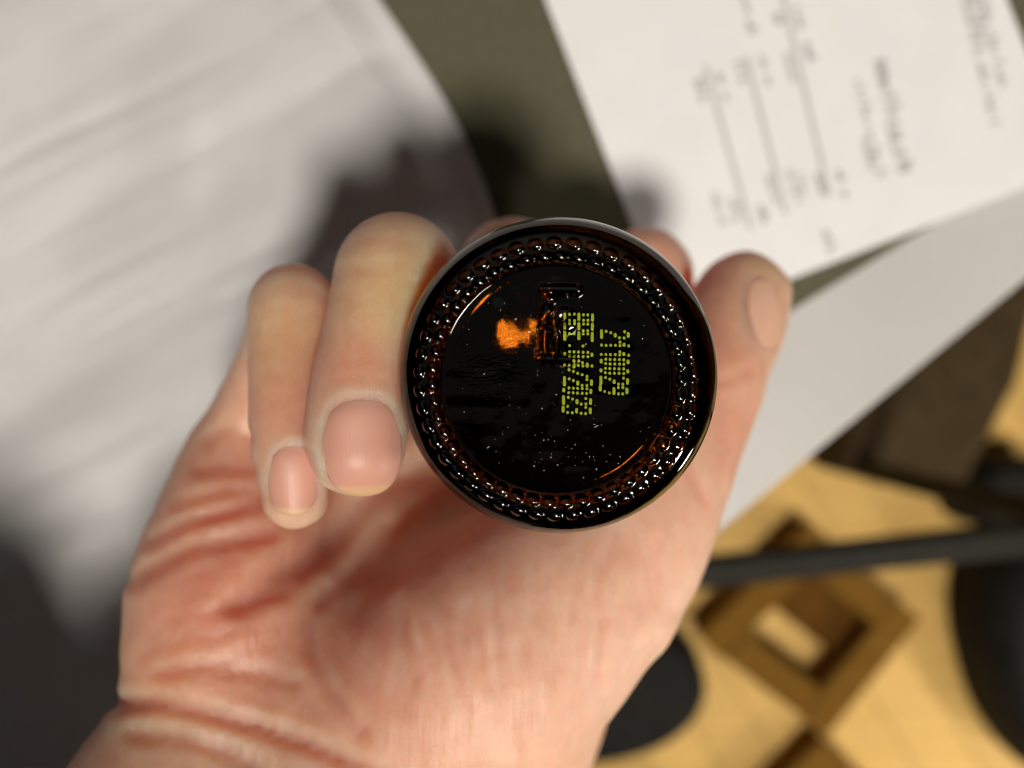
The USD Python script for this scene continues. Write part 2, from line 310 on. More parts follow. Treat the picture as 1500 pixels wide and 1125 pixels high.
# dust on the glass
parts = []
for k in range(130):
    if k < 75: q = to_base(rng.normal(800, 70), rng.normal(650, 60))
    else: q = to_base(rng.uniform(640, 990), rng.uniform(400, 720))
    if np.hypot(*q) > 15.2: continue
    big = rng.random() ** 5; L = 0.035 + 0.10 * big; wd = 0.035 + 0.03 * big
    s = trimesh.creation.icosphere(1, 1.0); s.apply_scale([L, wd, 0.03])
    s.apply_transform(trimesh.transformations.rotation_matrix(rng.uniform(0, 6.3), [0, 0, 1]))
    h, _ = base_height(q[0:1], q[1:2]); v = np.array(s.vertices)
    parts.append(trimesh.Trimesh(W(from_base(v[:, 0] + q[0], v[:, 1] + q[1], v[:, 2] + h[0] + 0.02)), s.faces, process=False))
for (a, b) in (((870, 627), (877, 623)), ((863, 668), (863.5, 671)), ((713, 657), (717, 654))):
    pa, pb = to_base(*a), to_base(*b); s = trimesh.creation.icosphere(1, 1.0); d = pb - pa
    s.apply_scale([np.linalg.norm(d) / 2, 0.04, 0.03]); s.apply_transform(trimesh.transformations.rotation_matrix(math.atan2(d[1], d[0]), [0, 0, 1]))
    c = (pa + pb) / 2; h, _ = base_height(c[0:1], c[1:2]); v = np.array(s.vertices)
    parts.append(trimesh.Trimesh(W(from_base(v[:, 0] + c[0], v[:, 1] + c[1], v[:, 2] + h[0] + 0.02)), s.faces, process=False))
tag(obj('dust', trimesh.util.concatenate(parts), DUST, bottle), kind='stuff')

# ------------------------------------------------------------------ the hand (one continuous surface from a distance field)
def capsule(p, a, b, ra, rb):
    d = b - a; t = np.clip(((p - a) @ d) / (d @ d), 0, 1)
    return np.linalg.norm(p - a - t[:, None] * d, axis=1) - (ra + (rb - ra) * t)
def smin(a, b, k):
    h = np.clip(0.5 + 0.5 * (b - a) / k, 0, 1); return b + (a - b) * h - k * h * (1 - h)
def smax(a, b, k): return -smin(-a, -b, k)
def chain(p, js, k=3.0):
    d = None
    for (a, ra), (b, rb) in zip(js[:-1], js[1:]):
        c = capsule(p, a, b, ra, rb); d = c if d is None else smin(d, c, k)
    return d
J = lambda u, v, d, r: (P(u, v, d), r)
FINGERS = {
 'pinky': [J(349,655,154,9.3), J(404,540,150,7.8), J(430,450,134,7.9), J(425,530,127.5,6.8), J(425,612,123,6.55), J(430,672,121,6.3), J(433,726,121,5.4)],
 'ring': [J(505,640,170,11), J(560,500,158,9.5), J(586,404,127,10.7), J(556,480,120.5,8.9), J(531,560,116.5,7.9), J(523,615,115,7.9), J(522,655,114.5,7.5)],
 'middle': [J(665,650,180,11.5), J(720,480,186,10), J(752,392,166,11.2), J(812,420,176,9), J(860,470,186,8)],
 'index': [J(800,670,188,11.5), J(900,520,192,10.5), J(945,402,182,11.6), J(905,460,190,9), J(880,500,196,8)],
 'thumb': [J(880,830,150,17.5), J(966,705,151,13.6), J(1008,630,155,12.0), J(1032,570,159,12.2), J(1056,520,162,10.9), J(1074,475,165,11.2), J(1088,437,167,10.4)],
}
def finger_field(p, js):
    """a finger: a smooth curve through its joints with a smoothly changing radius"""
    q = np.array([[*a, ra] for a, ra in js]); t = np.r_[0, np.cumsum(np.linalg.norm(np.diff(q[:, :3], axis=0), axis=1))]
    c = PchipInterpolator(t, q)(np.linspace(0, t[-1], 4 * len(js)))
    out = np.full(len(p), 9.0); m = 9.0
    lo, hi = (c[:, :3] - c[:, 3:]).min(0) - m, (c[:, :3] + c[:, 3:]).max(0) + m
    ins = np.all((p > lo) & (p < hi), axis=1); pi = p[ins]; d = np.full(len(pi), 9.0)
    for a, b in zip(c[:-1], c[1:]): d = np.minimum(d, capsule(pi, a[:3], b[:3], a[3], b[3]))
    out[ins] = d; return out
CREASES = [  # polyline in photo pixels, depth (mm), width (px)
 ([(195,853),(240,822),(290,800),(345,792),(400,783)], 1.5, 10), ([(222,795),(280,765),(340,748),(400,728)], 1.2, 9), ([(262,738),(320,722),(385,718)], 0.8, 8),
 ([(288,690),(330,684),(375,690)], 0.7, 8), ([(300,645),(335,628),(365,640)], 0.8, 8),
 ([(350,885),(400,850),(450,818),(505,770),(560,715),(620,690)], 2.8, 18), ([(300,905),(360,880),(420,868)], 0.7, 9),
 ([(470,860),(452,910),(456,960),(480,1010),(530,1070)], 0.8, 9), ([(560,770),(520,830),(470,880)], 0.7, 10),
 ([(168,1030),(230,1028),(300,1045),(370,1062),(450,1090),(560,1140)], 1.7, 10), ([(190,1075),(260,1080),(330,1100),(400,1140)], 1.0, 9),
 ([(230,985),(290,975),(360,985),(430,1000)], 0.7, 10), ([(210,960),(270,940),(340,925)], 0.5, 9),
 ([(640,800),(655,870),(660,950),(690,1040)], 0.35, 7), ([(720,810),(725,890),(735,960)], 0.3, 6), ([(860,790),(850,850),(842,910)], 0.4, 6), ([(600,850),(590,930),(610,1000)], 0.35, 7),
 ([(790,800),(785,860),(775,930),(770,1000)], 0.3, 6), ([(690,830),(700,920),(720,1010)], 0.3, 5), ([(905,780),(890,830),(870,880)], 0.3, 6),
 ([(1035,735),(1012,700),(1000,660)], 0.5, 7), ([(1095,545),(1065,560),(1040,560)], 0.6, 7),
 ([(470,545),(500,532),(545,530),(590,542)], 0.45, 7), ([(472,562),(520,556),(585,562)], 0.3, 6),
 ([(495,405),(550,392),(620,392),(660,402)], 0.5, 9), ([(490,425),(560,415),(640,420)], 0.3, 8)]
_cr = np.random.default_rng(19)
for _ in range(22):               # fine lines running up the ball of the thumb and across the heel of the hand
    x0, y0 = _cr.uniform(560, 900), _cr.uniform(800, 930); L_ = _cr.uniform(60, 170); k_ = (x0 - 760) * -0.12
    CREASES.append(([(x0, y0), (x0 + k_ * 0.5 + _cr.normal(0, 5), y0 + L_ / 2), (x0 + k_ + _cr.normal(0, 8), y0 + L_)], _cr.uniform(0.18, 0.36), _cr.uniform(3.5, 5.5)))
for _ in range(10):
    x0, y0 = _cr.uniform(210, 330), _cr.uniform(760, 1000); L_ = _cr.uniform(60, 150)
    CREASES.append(([(x0, y0), (x0 + L_ / 2, y0 - L_ * 0.12 + _cr.normal(0, 5)), (x0 + L_, y0 - L_ * 0.2 + _cr.normal(0, 8))], _cr.uniform(0.2, 0.4), _cr.uniform(4, 6)))
NAILS = {  # centre, half width, half length (px), tilt (rad), depth of the surface, swell
 'ring': (530, 654, 59, 73, 0.03), 'pinky': (430, 703, 37, 52, -0.03), 'thumb': (1121, 458, 24, 52, 0.2)}
def nail_coord(u, v, key):
    cu, cv, a, b, t = NAILS[key]; x, y = (u - cu), (v - cv); c, s = math.cos(t), math.sin(t)
    return (x * c - y * s) / a, (x * s + y * c) / b
def proj(p):
    return 750 + p[:, 0] * F / -p[:, 2], 562.5 - p[:, 1] * F / -p[:, 2]
def poly_dist(u, v, pts):
    pts = np.array(pts, float); d = np.full(u.shape, 1e9)
    for a, b in zip(pts[:-1], pts[1:]): d = np.minimum(d, seg_dist(u, v, a, b))
    return d
def palm_sdf(p):
    hyp = chain(p, [J(355,690,156,12.5), J(355,760,153,15.5), J(343,860,149,18), J(345,940,146,18.3), J(352,1010,144,18)], 6)
    mid = chain(p, [J(505,650,174,13), J(500,800,172,17), J(470,940,162,21), J(470,1040,150,21)], 8)
    mid2 = chain(p, [J(665,660,183,12), J(600,820,172,18), J(560,960,160,21)], 8)
    mid3 = chain(p, [J(800,680,192,12), J(720,830,178,19), J(640,980,162,22)], 8)
    then = chain(p, [J(905,785,150,16), J(800,885,148,20.5), J(700,975,146,24), J(600,1050,146,24)], 8)
    arm = chain(p, [J(338,1062,143,18.2), J(262,1180,137,19), J(120,1420,126,23), J(-60,1850,112,27)], 6)
    arm2 = chain(p, [J(585,1075,146,21), J(520,1240,140,21), J(420,1450,128,25), J(240,1900,114,30)], 8)
    arm3 = chain(p, [J(470,1060,150,20), J(400,1220,142,21), J(270,1440,130,25), J(90,1880,114,30)], 8)
    back = chain(p, [J(815,985,185,15), J(790,1060,178,13), J(700,1250,168,16)], 8)
    d = smin(mid, mid2, 10); d = smin(d, mid3, 10); d = smin(d, hyp, 7); d = smin(d, then, 9)
    a = smin(smin(arm, arm2, 12), arm3, 12)
    d = smin(d, a, 6); return smin(d, back, 6)
def bottle_sdf(p):
    q = p - OB; h = q @ NB; r = np.linalg.norm(q - h[:, None] * NB, axis=1)
    body = np.maximum(r - 23.7, np.maximum(-46 - h, h + 1)); neck = np.maximum(r - 13.3, np.maximum(-78 - h, h + 40))
    return np.minimum(body, neck)
def hand_sdf(p, detail=True):
    d = palm_sdf(p)
    for k, js in FINGERS.items():
        d = smin(d, finger_field(p, js), 7.0 if k == 'thumb' else 2.0)
    if detail:
        u, v = proj(p)
        near = np.abs(d) < 8
        for pts, dep, wd in CREASES:
            g = np.zeros(len(p)); sel = near
            if pts[0][1] < 640 and pts[0][0] < 700: sel = near & (p[:, 2] > -142)     # finger-joint folds only on the finger nearest the lens
            else: sel = near & ~((p[:, 2] > -129) & (v < 800) & (u > 375) & (u < 640))
            dist = poly_dist(u[sel], v[sel], pts); pr = np.array(pts, float)
            g[sel] = np.exp(-(dist / (1.25 * wd)) ** 2) - 0.35 * np.exp(-((dist - 2.2 * wd) / (1.3 * wd)) ** 2)
            d = d + (0.3 if pts[0][1] < 640 and pts[0][0] < 700 else 0.50 if pts[0][0] < 480 else 0.55) * dep * g
        # nail beds and the folds of skin round them
        for key in NAILS:
            x, y = nail_coord(u, v, key); rho = (np.abs(x) ** 2.4 + np.abs(y) ** 2.4) ** (1 / 2.4)
            lim = -136 if key != 'thumb' else -172
            on = near & (p[:, 2] > lim) & (rho < 1.6)
            if key == 'thumb': on &= (p[:, 2] > -170)
            bed = (0.3 if key == 'thumb' else 0.42) / (1 + np.exp((rho - 0.86) * 22)) - (0.0 if key == 'thumb' else 0.17) * np.exp(-((rho - 1.16) / 0.15) ** 2) * (y < 0.5)
            d = d + np.where(on, bed, 0)
        # shallow wrinkles and lumps of the skin, none under the nails
        calm = np.ones(len(p))
        for key in NAILS:
            x, y = nail_coord(u, v, key); rho = (np.abs(x) ** 2.4 + np.abs(y) ** 2.4) ** (1 / 2.4)
            calm = np.where(p[:, 2] > (-172 if key == 'thumb' else -136), np.minimum(calm, np.clip((rho - 1.05) / 0.4, 0, 1)), calm)
        calm = calm * np.where((v < 640) & (u < 700) & (p[:, 2] > -143), 0.45, 1.0)
        s = np.stack([u * 0.06 + v * 0.004, v * 0.012 - u * 0.004, p[:, 2] * 0.05], -1)
        d = d + np.where(near, 0.4 * calm * (fbm(s, 3, 11) - 0.5), 0)
        s2 = np.stack([u * 0.02 - v * 0.008, v * 0.02 + u * 0.01, p[:, 2] * 0.03], -1)
        d = d + np.where(near, 0.6 * calm * (noise(s2, 17) - 0.5), 0)
    return smax(d, -bottle_sdf(p), 0.8)
def surface_nets(lo, hi, step):
    ax = [np.arange(lo[k], hi[k] + step, step) for k in range(3)]; sh = tuple(len(a) for a in ax)
    # a coarse pass finds where the surface can be, the exact field is read only there
    C = 4; cax = [a[::C] + step * (C - 1) / 2 for a in ax]
    g = np.stack(np.meshgrid(*cax, indexing='ij'), -1).reshape(-1, 3)
    D = base_field(g).reshape([len(a) for a in cax])
    for k in range(3): D = np.repeat(D, C, axis=k)
    D = np.ascontiguousarray(D[:sh[0], :sh[1], :sh[2]])
    idx = np.argwhere(np.abs(D) < 6.5)
    pp = np.stack([ax[k][idx[:, k]] for k in range(3)], -1)
    val = base_field(pp); near = np.abs(val) < 4.0; val[near] = hand_sdf(pp[near])
    D[idx[:, 0], idx[:, 1], idx[:, 2]] = val
    s = D < 0
    cells = np.zeros(tuple(n - 1 for n in sh), int)
    for a, b, c in np.ndindex(2, 2, 2): cells += s[a:sh[0]-1+a, b:sh[1]-1+b, c:sh[2]-1+c]
    act = (cells > 0) & (cells < 8); ci = np.argwhere(act); num = -np.ones(act.shape, int); num[act] = np.arange(len(ci))
    acc = np.zeros((len(ci), 3)); cnt = np.zeros(len(ci))
    corners = list(np.ndindex(2, 2, 2))
    for a in corners:
        for k in range(3):
            if a[k]: continue
            b = list(a); b[k] = 1
            va = D[ci[:, 0]+a[0], ci[:, 1]+a[1], ci[:, 2]+a[2]]; vb = D[ci[:, 0]+b[0], ci[:, 1]+b[1], ci[:, 2]+b[2]]
            cr = (va < 0) != (vb < 0); t = np.where(cr, va / np.where(cr, va - vb, 1), 0)
            pt = np.array(a, float)[None].repeat(len(ci), 0); pt[:, k] = t
            acc += np.where(cr[:, None], pt, 0); cnt += cr
    V = np.array(lo) + (ci + acc / cnt[:, None]) * step
    Q = []
    for k in range(3):
        o = [x for x in range(3) if x != k]
        A = np.argwhere(np.diff(s.astype(np.int8), axis=k) != 0)
        ok = (A[:, o[0]] > 0) & (A[:, o[1]] > 0) & (A[:, o[0]] < act.shape[o[0]]) & (A[:, o[1]] < act.shape[o[1]]); A = A[ok]
        inside = s[A[:, 0], A[:, 1], A[:, 2]]
        def at(d0, d1):
            B = A.copy(); B[:, o[0]] += d0; B[:, o[1]] += d1; return num[B[:, 0], B[:, 1], B[:, 2]]
        q = np.stack([at(-1, -1), at(0, -1), at(0, 0), at(-1, 0)], -1)
        flip = inside if k != 1 else ~inside
        q[~flip] = q[~flip][:, ::-1]; Q.append(q)
    Q = np.vstack(Q)
    return V, np.vstack([Q[:, [0, 1, 2]], Q[:, [0, 2, 3]]])
def base_field(p):
    """cheap bound first: the exact field only where the hand can be"""
    d = palm_sdf(p)
    for k, js in FINGERS.items(): d = np.minimum(d, finger_field(p, js))
    return d
hv, hf = surface_nets(np.array([-112.0, -152.0, -212.0]), np.array([68.0, 38.0, -80.0]), 0.9)
comp = trimesh.Trimesh(hv, hf, process=False)
big = max(trimesh.graph.connected_components(comp.face_adjacency, nodes=np.arange(len(hf))), key=len)
hf = hf[big]; uq, inv = np.unique(hf, return_inverse=True); hv, hf = hv[uq], inv.reshape(-1, 3)
# skin colour, redder creases, and the shaded palm valley painted darker
u_, v_ = proj(hv)
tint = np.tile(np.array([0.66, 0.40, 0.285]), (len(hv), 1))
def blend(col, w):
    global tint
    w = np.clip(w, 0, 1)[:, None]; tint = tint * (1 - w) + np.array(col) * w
def blob(u, v, d, r): return np.exp(-(np.linalg.norm(hv - P(u, v, d), axis=1) / r) ** 2)
RED, PALE, YEL = (0.62, 0.27, 0.19), (0.75, 0.49, 0.37), (0.66, 0.43, 0.22)
blend(RED, 0.55 * blob(330, 760, 135, 24)); blend(RED, 0.6 * blob(320, 880, 130, 22)); blend(PALE, 0.8 * blob(760, 920, 128, 26)); blend(PALE, 0.5 * blob(960, 780, 138, 18))
blend(RED, 0.4 * blob(600, 820, 140, 20)); blend(RED, 0.85 * blob(540, 530, 109, 8)); blend(YEL, 0.85 * blob(580, 440, 116, 9)); blend(YEL, 0.5 * blob(560, 345, 128, 10))
blend(RED, 0.6 * blob(415, 590, 118, 8)); blend(YEL, 0.5 * blob(420, 505, 124, 9)); blend(RED, 0.6 * blob(1020, 470, 158, 14)); blend(RED, 0.5 * blob(1060, 640, 150, 11)); blend(RED, 0.5 * blob(940, 360, 178, 12))
blend(YEL, 0.6 * blob(1130, 385, 162, 7)); blend(RED, 0.4 * blob(470, 960, 130, 18)); blend((0.42, 0.225, 0.14), 0.75 * blob(220, 1115, 132, 20)); blend((0.45, 0.245, 0.155), 0.65 * blob(400, 1140, 132, 17)); blend((0.44, 0.20, 0.13), 0.55 * blob(470, 800, 140, 13))  # last blend paints the shade under the curled fingertips
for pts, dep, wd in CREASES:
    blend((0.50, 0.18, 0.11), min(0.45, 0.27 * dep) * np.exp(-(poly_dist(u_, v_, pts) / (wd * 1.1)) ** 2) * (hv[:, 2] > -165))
for key in ('ring', 'pinky'):      # pale cuticle skin
    x_, y_ = nail_coord(u_, v_, key); rho_ = (np.abs(x_) ** 2.4 + np.abs(y_) ** 2.4) ** (1 / 2.4)
    blend((0.76, 0.55, 0.44), 0.35 * np.exp(-((rho_ - 1.1) / 0.09) ** 2) * (hv[:, 2] > -136) * np.clip(0.7 - y_, 0, 1))
mott = fbm(hv * 0.13, 3, 31)[:, None]; tint = tint * (1 + 0.0 * mott) + (mott - 0.5) * np.array([0.03, 0.06, 0.05])
tint = np.clip(tint, 0.02, 0.9)
person = thing('person', 'right hand of a person, palm up, gripping the upturned bottle', 'person')
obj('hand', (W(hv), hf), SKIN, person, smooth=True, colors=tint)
# fingernails follow the surface beneath them
def make_nail(key):
    nrg, na = 15, 56; a = np.arange(na) * 2 * np.pi / na; q = np.linspace(0, 1, nrg + 1)[1:] ** 0.8
    ux, uy = np.cos(a), np.sin(a); sc = 1 / (np.abs(ux) ** 2.4 + np.abs(uy) ** 2.4) ** (1 / 2.4)
    X = np.r_[0, np.outer(q, ux * sc).ravel()]; Y = np.r_[0, np.outer(q, uy * sc).ravel()]      # middle, then ring after ring
    cu, cv, ha, hb, t = NAILS[key]; c, sn = math.cos(t), math.sin(t)
    x, y = X * ha, Y * hb; u = cu + x * c + y * sn; v = cv - x * sn + y * c
    z0 = {'ring': 96.0, 'pinky': 104.0, 'thumb': 148.0}[key]
    rays = np.stack([(u - 750) / F, (562.5 - v) / F, -np.ones_like(u)], -1); td = np.full(len(u), z0)
    for _ in range(60): td = td + np.clip(finger_field(rays * td[:, None], FINGERS[key]), -0.6, 3) * 0.7
    td = np.minimum(td, np.median(td) + 6.0)
    A = np.stack([X ** m_ * Y ** k_ for m_ in range(5) for k_ in range(5 - m_)], -1); fit = A @ np.linalg.lstsq(A, td, rcond=None)[0]
    rho = np.maximum(np.abs(X), np.abs(Y)) if False else (np.abs(X) ** 2.4 + np.abs(Y) ** 2.4) ** (1 / 2.4)
    free = np.clip((Y - 0.55) / 0.45, 0, 1)
    lift = (0.32 * (1 - rho ** 5) - 0.10 + 0.30 * free) if key != 'thumb' else (0.16 * (1 - rho ** 4) - 0.05)
    top = rays * (fit - lift)[:, None]; bot = rays * (fit - lift + 1.0)[:, None]
    V = np.vstack([top, bot]); N = len(X); i0 = np.arange(na); i1 = (i0 + 1) % na
    f = [np.stack([np.zeros(na, int), 1 + i0, 1 + i1], -1)]
    for k_ in range(nrg - 1):
        o, p_ = 1 + k_ * na, 1 + (k_ + 1) * na
        f += [np.stack([o + i0, p_ + i0, p_ + i1], -1), np.stack([o + i0, p_ + i1, o + i1], -1)]
    f = np.vstack(f); o = 1 + (nrg - 1) * na
    f = np.vstack([f, f[:, ::-1] + N, np.stack([o + i0, o + i0 + N, o + i1], -1), np.stack([o + i1, o + i0 + N, o + i1 + N], -1)])
    m = trimesh.Trimesh(V, f, process=False)
    if vnormals(V, f)[:N].mean(0)[2] < 0: f = f[:, ::-1]
    col = np.tile(np.array([0.64, 0.38, 0.27] if key == 'thumb' else [0.52, 0.262, 0.20]), (N, 1)); 
    tip = np.clip((Y - 0.78 + 0.10 * X * X) / 0.08, 0, 1)[:, None]; col = col * (1 - tip) + np.array([0.64, 0.39, 0.27] if key == 'thumb' else [0.56, 0.36, 0.21]) * tip
    lun = np.clip((-0.78 - Y) / 0.12, 0, 1)[:, None] * 0.6; col = col * (1 - lun) + np.array([0.60, 0.36, 0.27]) * lun
    side = np.clip((np.abs(X) - 0.85) / 0.12, 0, 1)[:, None] * 0.35; col = col * (1 - side) + np.array([0.60, 0.36, 0.24]) * side
    return (W(V), f), np.vstack([col, col])
for key in NAILS:
    mm, cc = make_nail(key); obj('fingernail', mm, NAIL, person, smooth=True, colors=cc)
def lathe_path(pts, radii, n=40, wob=0.0, seed=0):
    pts = np.array(pts, float); V = []
    t = np.gradient(pts, axis=0); t /= np.linalg.norm(t, axis=1, keepdims=True)
    for k, (p, d, r) in enumerate(zip(pts, t, radii)):
        s = np.cross(d, [0.2, 0.1, 1.0]); s /= np.linalg.norm(s); w = np.cross(d, s); a = np.arange(n) * 2 * np.pi / n
        rr_ = r * (1 + wob * (noise(np.stack([np.cos(a) * 2, np.sin(a) * 2, np.full(n, k * 0.45)], -1), seed) - 0.5))
        V.append(p + rr_[:, None] * (np.cos(a)[:, None] * s + np.sin(a)[:, None] * w))
    f = ring_faces(0, len(pts), n); V = np.vstack(V)
    V = np.vstack([V, pts[0], pts[-1]]); a = np.arange(n); b = (a + 1) % n; o = (len(pts) - 1) * n
    f = np.vstack([f, np.stack([np.full(n, len(V) - 2), b, a], -1), np.stack([np.full(n, len(V) - 1), o + a, o + b], -1)])
    m = trimesh.Trimesh(V, f, process=False); m.fix_normals(); return m
def arm_pts(a, b, n): return [np.array(a) + (np.array(b) - np.array(a)) * k / (n - 1) for k in range(n)]
e0, e1 = P(200, 1640, 118), np.array([-130.0, -420.0, -60.0])  # unseen sleeve, widened to keep the lower-left cloth in shade
s_ = lathe_path(W(np.array(arm_pts(e0, e1, 14))), np.r_[0.040, 0.045, 0.049, 0.055, 0.062, 0.068, np.full(8, 0.074)], wob=0.18, seed=4)
obj('unseen_sleeve', s_, SLEEVE, person, smooth=True)
s_ = lathe_path(W(np.array(arm_pts((-150, -128, -40), (-190, -430, -70), 14))), np.r_[0.042, 0.058, np.full(12, 0.085)] * 1.0, wob=0.2, seed=9)  # second unseen sleeve, added to cast the lower-left shadow
obj('unseen_sleeve', s_, SLEEVE, person, smooth=True)

# ------------------------------------------------------------------ table, mat, leaflet, cloth
def on_table(u, v, dz=0.0):
    p = P(u, v, DT - dz * 1000); return (p / 1000.0)[:2]
edge_a, edge_b = on_table(985, 838), on_table(1500, 416)
dirv = (edge_b - edge_a) / np.linalg.norm(edge_b - edge_a); nrm = np.array([-dirv[1], dirv[0]])     # into the table
if nrm[1] < 0: nrm = -nrm
c0 = edge_a - dirv * 0.75; c1 = edge_a + dirv * 0.65
tab = thing('table', 'pale grey tabletop with a straight edge above the wooden floor', 'table')
obj('tabletop', rounded_prism(np.array([c0, c1, c1 + nrm * 0.8, c0 + nrm * 0.8]), TABLE - 0.024, TABLE, 0.003), TABLETOP, tab, smooth=30)
for (s, t) in ((0.06, 0.06), (1.34, 0.06), (0.06, 0.74), (1.34, 0.74)):
    q = c0 + dirv * s + nrm * t
    leg = trimesh.creation.cylinder(0.02, TABLE - 0.024, sections=24); leg.apply_translation([q[0], q[1], (TABLE - 0.024) / 2]); obj('leg', leg, METAL, tab, smooth=30)
mt = [on_table(1100, 490), on_table(1290, 371), on_table(1660, 150), on_table(1500, -420), on_table(600, -420), on_table(420, 60), on_table(640, 420)]
m = rounded_prism(np.array(mt), TABLE + 0.0005, TABLE + 0.003, 0.001)
tag(obj('placemat', m, OLIVE, smooth=30), 'dark olive woven mat lying under the printed leaflet', 'mat')
# leaflet
lc = np.array([on_table(985, 476, 0.006), on_table(1500, 276, 0.006)]); ex = lc[1] - lc[0]; ex /= np.linalg.norm(ex); ey = np.array([-ex[1], ex[0]])
Wd, Hd = 0.1475, 0.21
nx, ny = 30, 40
gx, gy = np.meshgrid(np.linspace(0, Wd, nx), np.linspace(0, Hd, ny), indexing='ij')
def leaf_z(x, y): return TABLE + 0.0042 + 0.0016 * np.sin(x / Wd * 3.0) * (0.4 + y / Hd) + 0.0012 * (y / Hd)
def sheet(X, Y, Z, th):
    n0, n1 = X.shape; top = np.stack([X, Y, Z], -1).reshape(-1, 3); bot = top - [0, 0, th]; N = n0 * n1
    i, jx = np.meshgrid(np.arange(n0 - 1), np.arange(n1 - 1), indexing='ij'); a0 = (i * n1 + jx).ravel()
    f = np.vstack([np.stack([a0, a0 + n1, a0 + n1 + 1], -1), np.stack([a0, a0 + n1 + 1, a0 + 1], -1)])
    e = np.array([k for k in range(n1)] + [r * n1 + n1 - 1 for r in range(1, n0)] + [(n0 - 1) * n1 + q for q in range(n1 - 2, -1, -1)] + [r * n1 for r in range(n0 - 2, 0, -1)]); e2 = np.roll(e, -1)
    f = np.vstack([f, f[:, ::-1] + N, np.stack([e, e + N, e2], -1), np.stack([e2, e + N, e2 + N], -1)])
    m = trimesh.Trimesh(np.vstack([top, bot]), f, process=False)
    return m
lf = thing('leaflet', 'white printed paper leaflet on the olive mat, beyond the thumb', 'leaflet')
xy = lc[0] + gx[..., None] * ex + gy[..., None] * ey
obj('paper', sheet(xy[..., 0], xy[..., 1], leaf_z(gx, gy), 0.0003), PAPER, lf, smooth=40)
def leaf_xy(zu, zv):               # a point of the leaflet from the 2.143x enlargement (origin 800, 0)
    q = on_table(800 + zu / 2.143, zv / 2.143, 0.006) - lc[0]; return q @ ex, q @ ey
def stripe(a, b, w, name, m, words=False, jitter=0.0):
    a, b = np.array(leaf_xy(*a)), np.array(leaf_xy(*b)); L = np.linalg.norm(b - a); d = (b - a) / L; s = np.array([-d[1], d[0]])
    V, Fc = [], []
    def rect(t0, t1, w0, w1):
        k = max(1, int((t1 - t0) / 0.006)) + 1; tt_ = np.linspace(t0, t1, k); base = len(V) and sum(len(x) for x in V)
        pts = np.vstack([a + d * t + s * ww for t in tt_ for ww in (w0, w1)]); z = leaf_z(pts[:, 0], pts[:, 1]) + 0.00012
        q = lc[0] + pts[:, 0:1] * ex + pts[:, 1:2] * ey; V.append(np.c_[q, z])
        for n in range(k - 1): Fc.append(np.array([[0, 1, 3], [0, 3, 2]]) + 2 * n + base)
    if not words: rect(0, L, -w / 2, w / 2)
    else:
        t = 0.0
        while t < L:                  # letters as small upright marks
            n = rng.integers(2, 8)
            for _ in range(n):
                if t > L: break
                hgt = w * rng.choice([0.55, 0.55, 0.8, 0.95]); lw = w * 0.30; off = -w / 2
                rect(t, t + lw, off, off + hgt)
                if rng.random() < 0.8: zz = rng.uniform(0.1, 0.9) * hgt; rect(t + lw, t + w * 0.42, off + zz, off + zz + lw)
                if rng.random() < 0.6: rect(t + w * 0.42, t + w * 0.42 + lw, off, off + w * 0.55)
                t += w * 0.72
            t += w * 0.55
    v, f = np.vstack(V), np.vstack(Fc)
    nn = np.cross(v[f[:, 1]] - v[f[:, 0]], v[f[:, 2]] - v[f[:, 0]]); fl = nn[:, 2] < 0; f[fl] = f[fl][:, ::-1]
    obj(name, (v, f), m, lf)
for a, b in (((500, 205), (645, 715)), ((628, 175), (755, 670)), ((738, -30), (892, 615))): stripe(a, b, 0.0016, 'ruled_line', PALEPRINT)
for (x, y, n) in ((480, 245, 3), (548, 225, 4), (606, 190, 3), (680, 170, 6), (760, 165, 5), (790, 20, 4), (822, 130, 4), (620, -30, 3), (640, 60, 2), (725, 40, 2), (535, 600, 7), (590, 620, 4), (680, 640, 3), (705, 545, 6), (770, 530, 6), (800, 540, 5), (860, 540, 4), (925, 530, 4), (885, 720, 4)):
    stripe((x, y), (x + 0.29 * 16 * n, y + 16 * n), 0.0036, 'printed_text', PALEPRINT if n > 4 else PRINT, words=True)
for (a, b, w, m) in (((985, 245), (1062, 550), 0.0042, PALEPRINT), ((1008, 430), (1040, 550), 0.004, PALEPRINT), ((1055, 185), (1140, 515), 0.0056, PRINT), ((1322, -20), (1425, 395), 0.0042, PALEPRINT), ((1352, -20), (1390, 130), 0.0042, PALEPRINT), ((1382, -20), (1442, 245), 0.0042, PALEPRINT), ((1078, 380), (1115, 520), 0.0028, PALEPRINT)):
    stripe(a, b, w, 'printed_text', m, words=True)
# wrinkled white cloth with a curved edge
curve = np.array([(430, -330), (490, -130), (552, 0), (600, 72), (650, 152), (690, 228), (718, 300), (735, 380), (720, 480), (700, 700), (640, 1000), (560, 1300)], float)
from scipy.interpolate import CubicSpline
cs = CubicSpline(curve[:, 1], curve[:, 0])
vv = np.linspace(-330, 1300, 240); s01 = np.linspace(0, 1, 200) ** 1.0
U = (1 - s01)[None, :] * cs(vv)[:, None] + s01[None, :] * (-420)
Vv = np.repeat(vv[:, None], len(s01), 1)
pt = np.stack([on_table(U.ravel(), Vv.ravel())[0], on_table(U.ravel(), Vv.ravel())[1]], -1) if False else np.stack([(U - 750) * DT / F / 1000, (562.5 - Vv) * DT / F / 1000], -1)
X, Y = pt[..., 0], pt[..., 1]
ca, sa = math.cos(math.radians(27)), math.sin(math.radians(27))
al, ac = X * ca + Y * sa, -X * sa + Y * ca
fold = np.zeros_like(X)
for k, (fr, am) in enumerate(((22, 0.0036), (55, 0.0020), (110, 0.0007))):
    nse = noise(np.stack([al * (9 + 5 * k), ac * fr, al * 0], -1), 40 + k); fold += am * (2 * np.abs(nse - 0.5)) ** 1.2
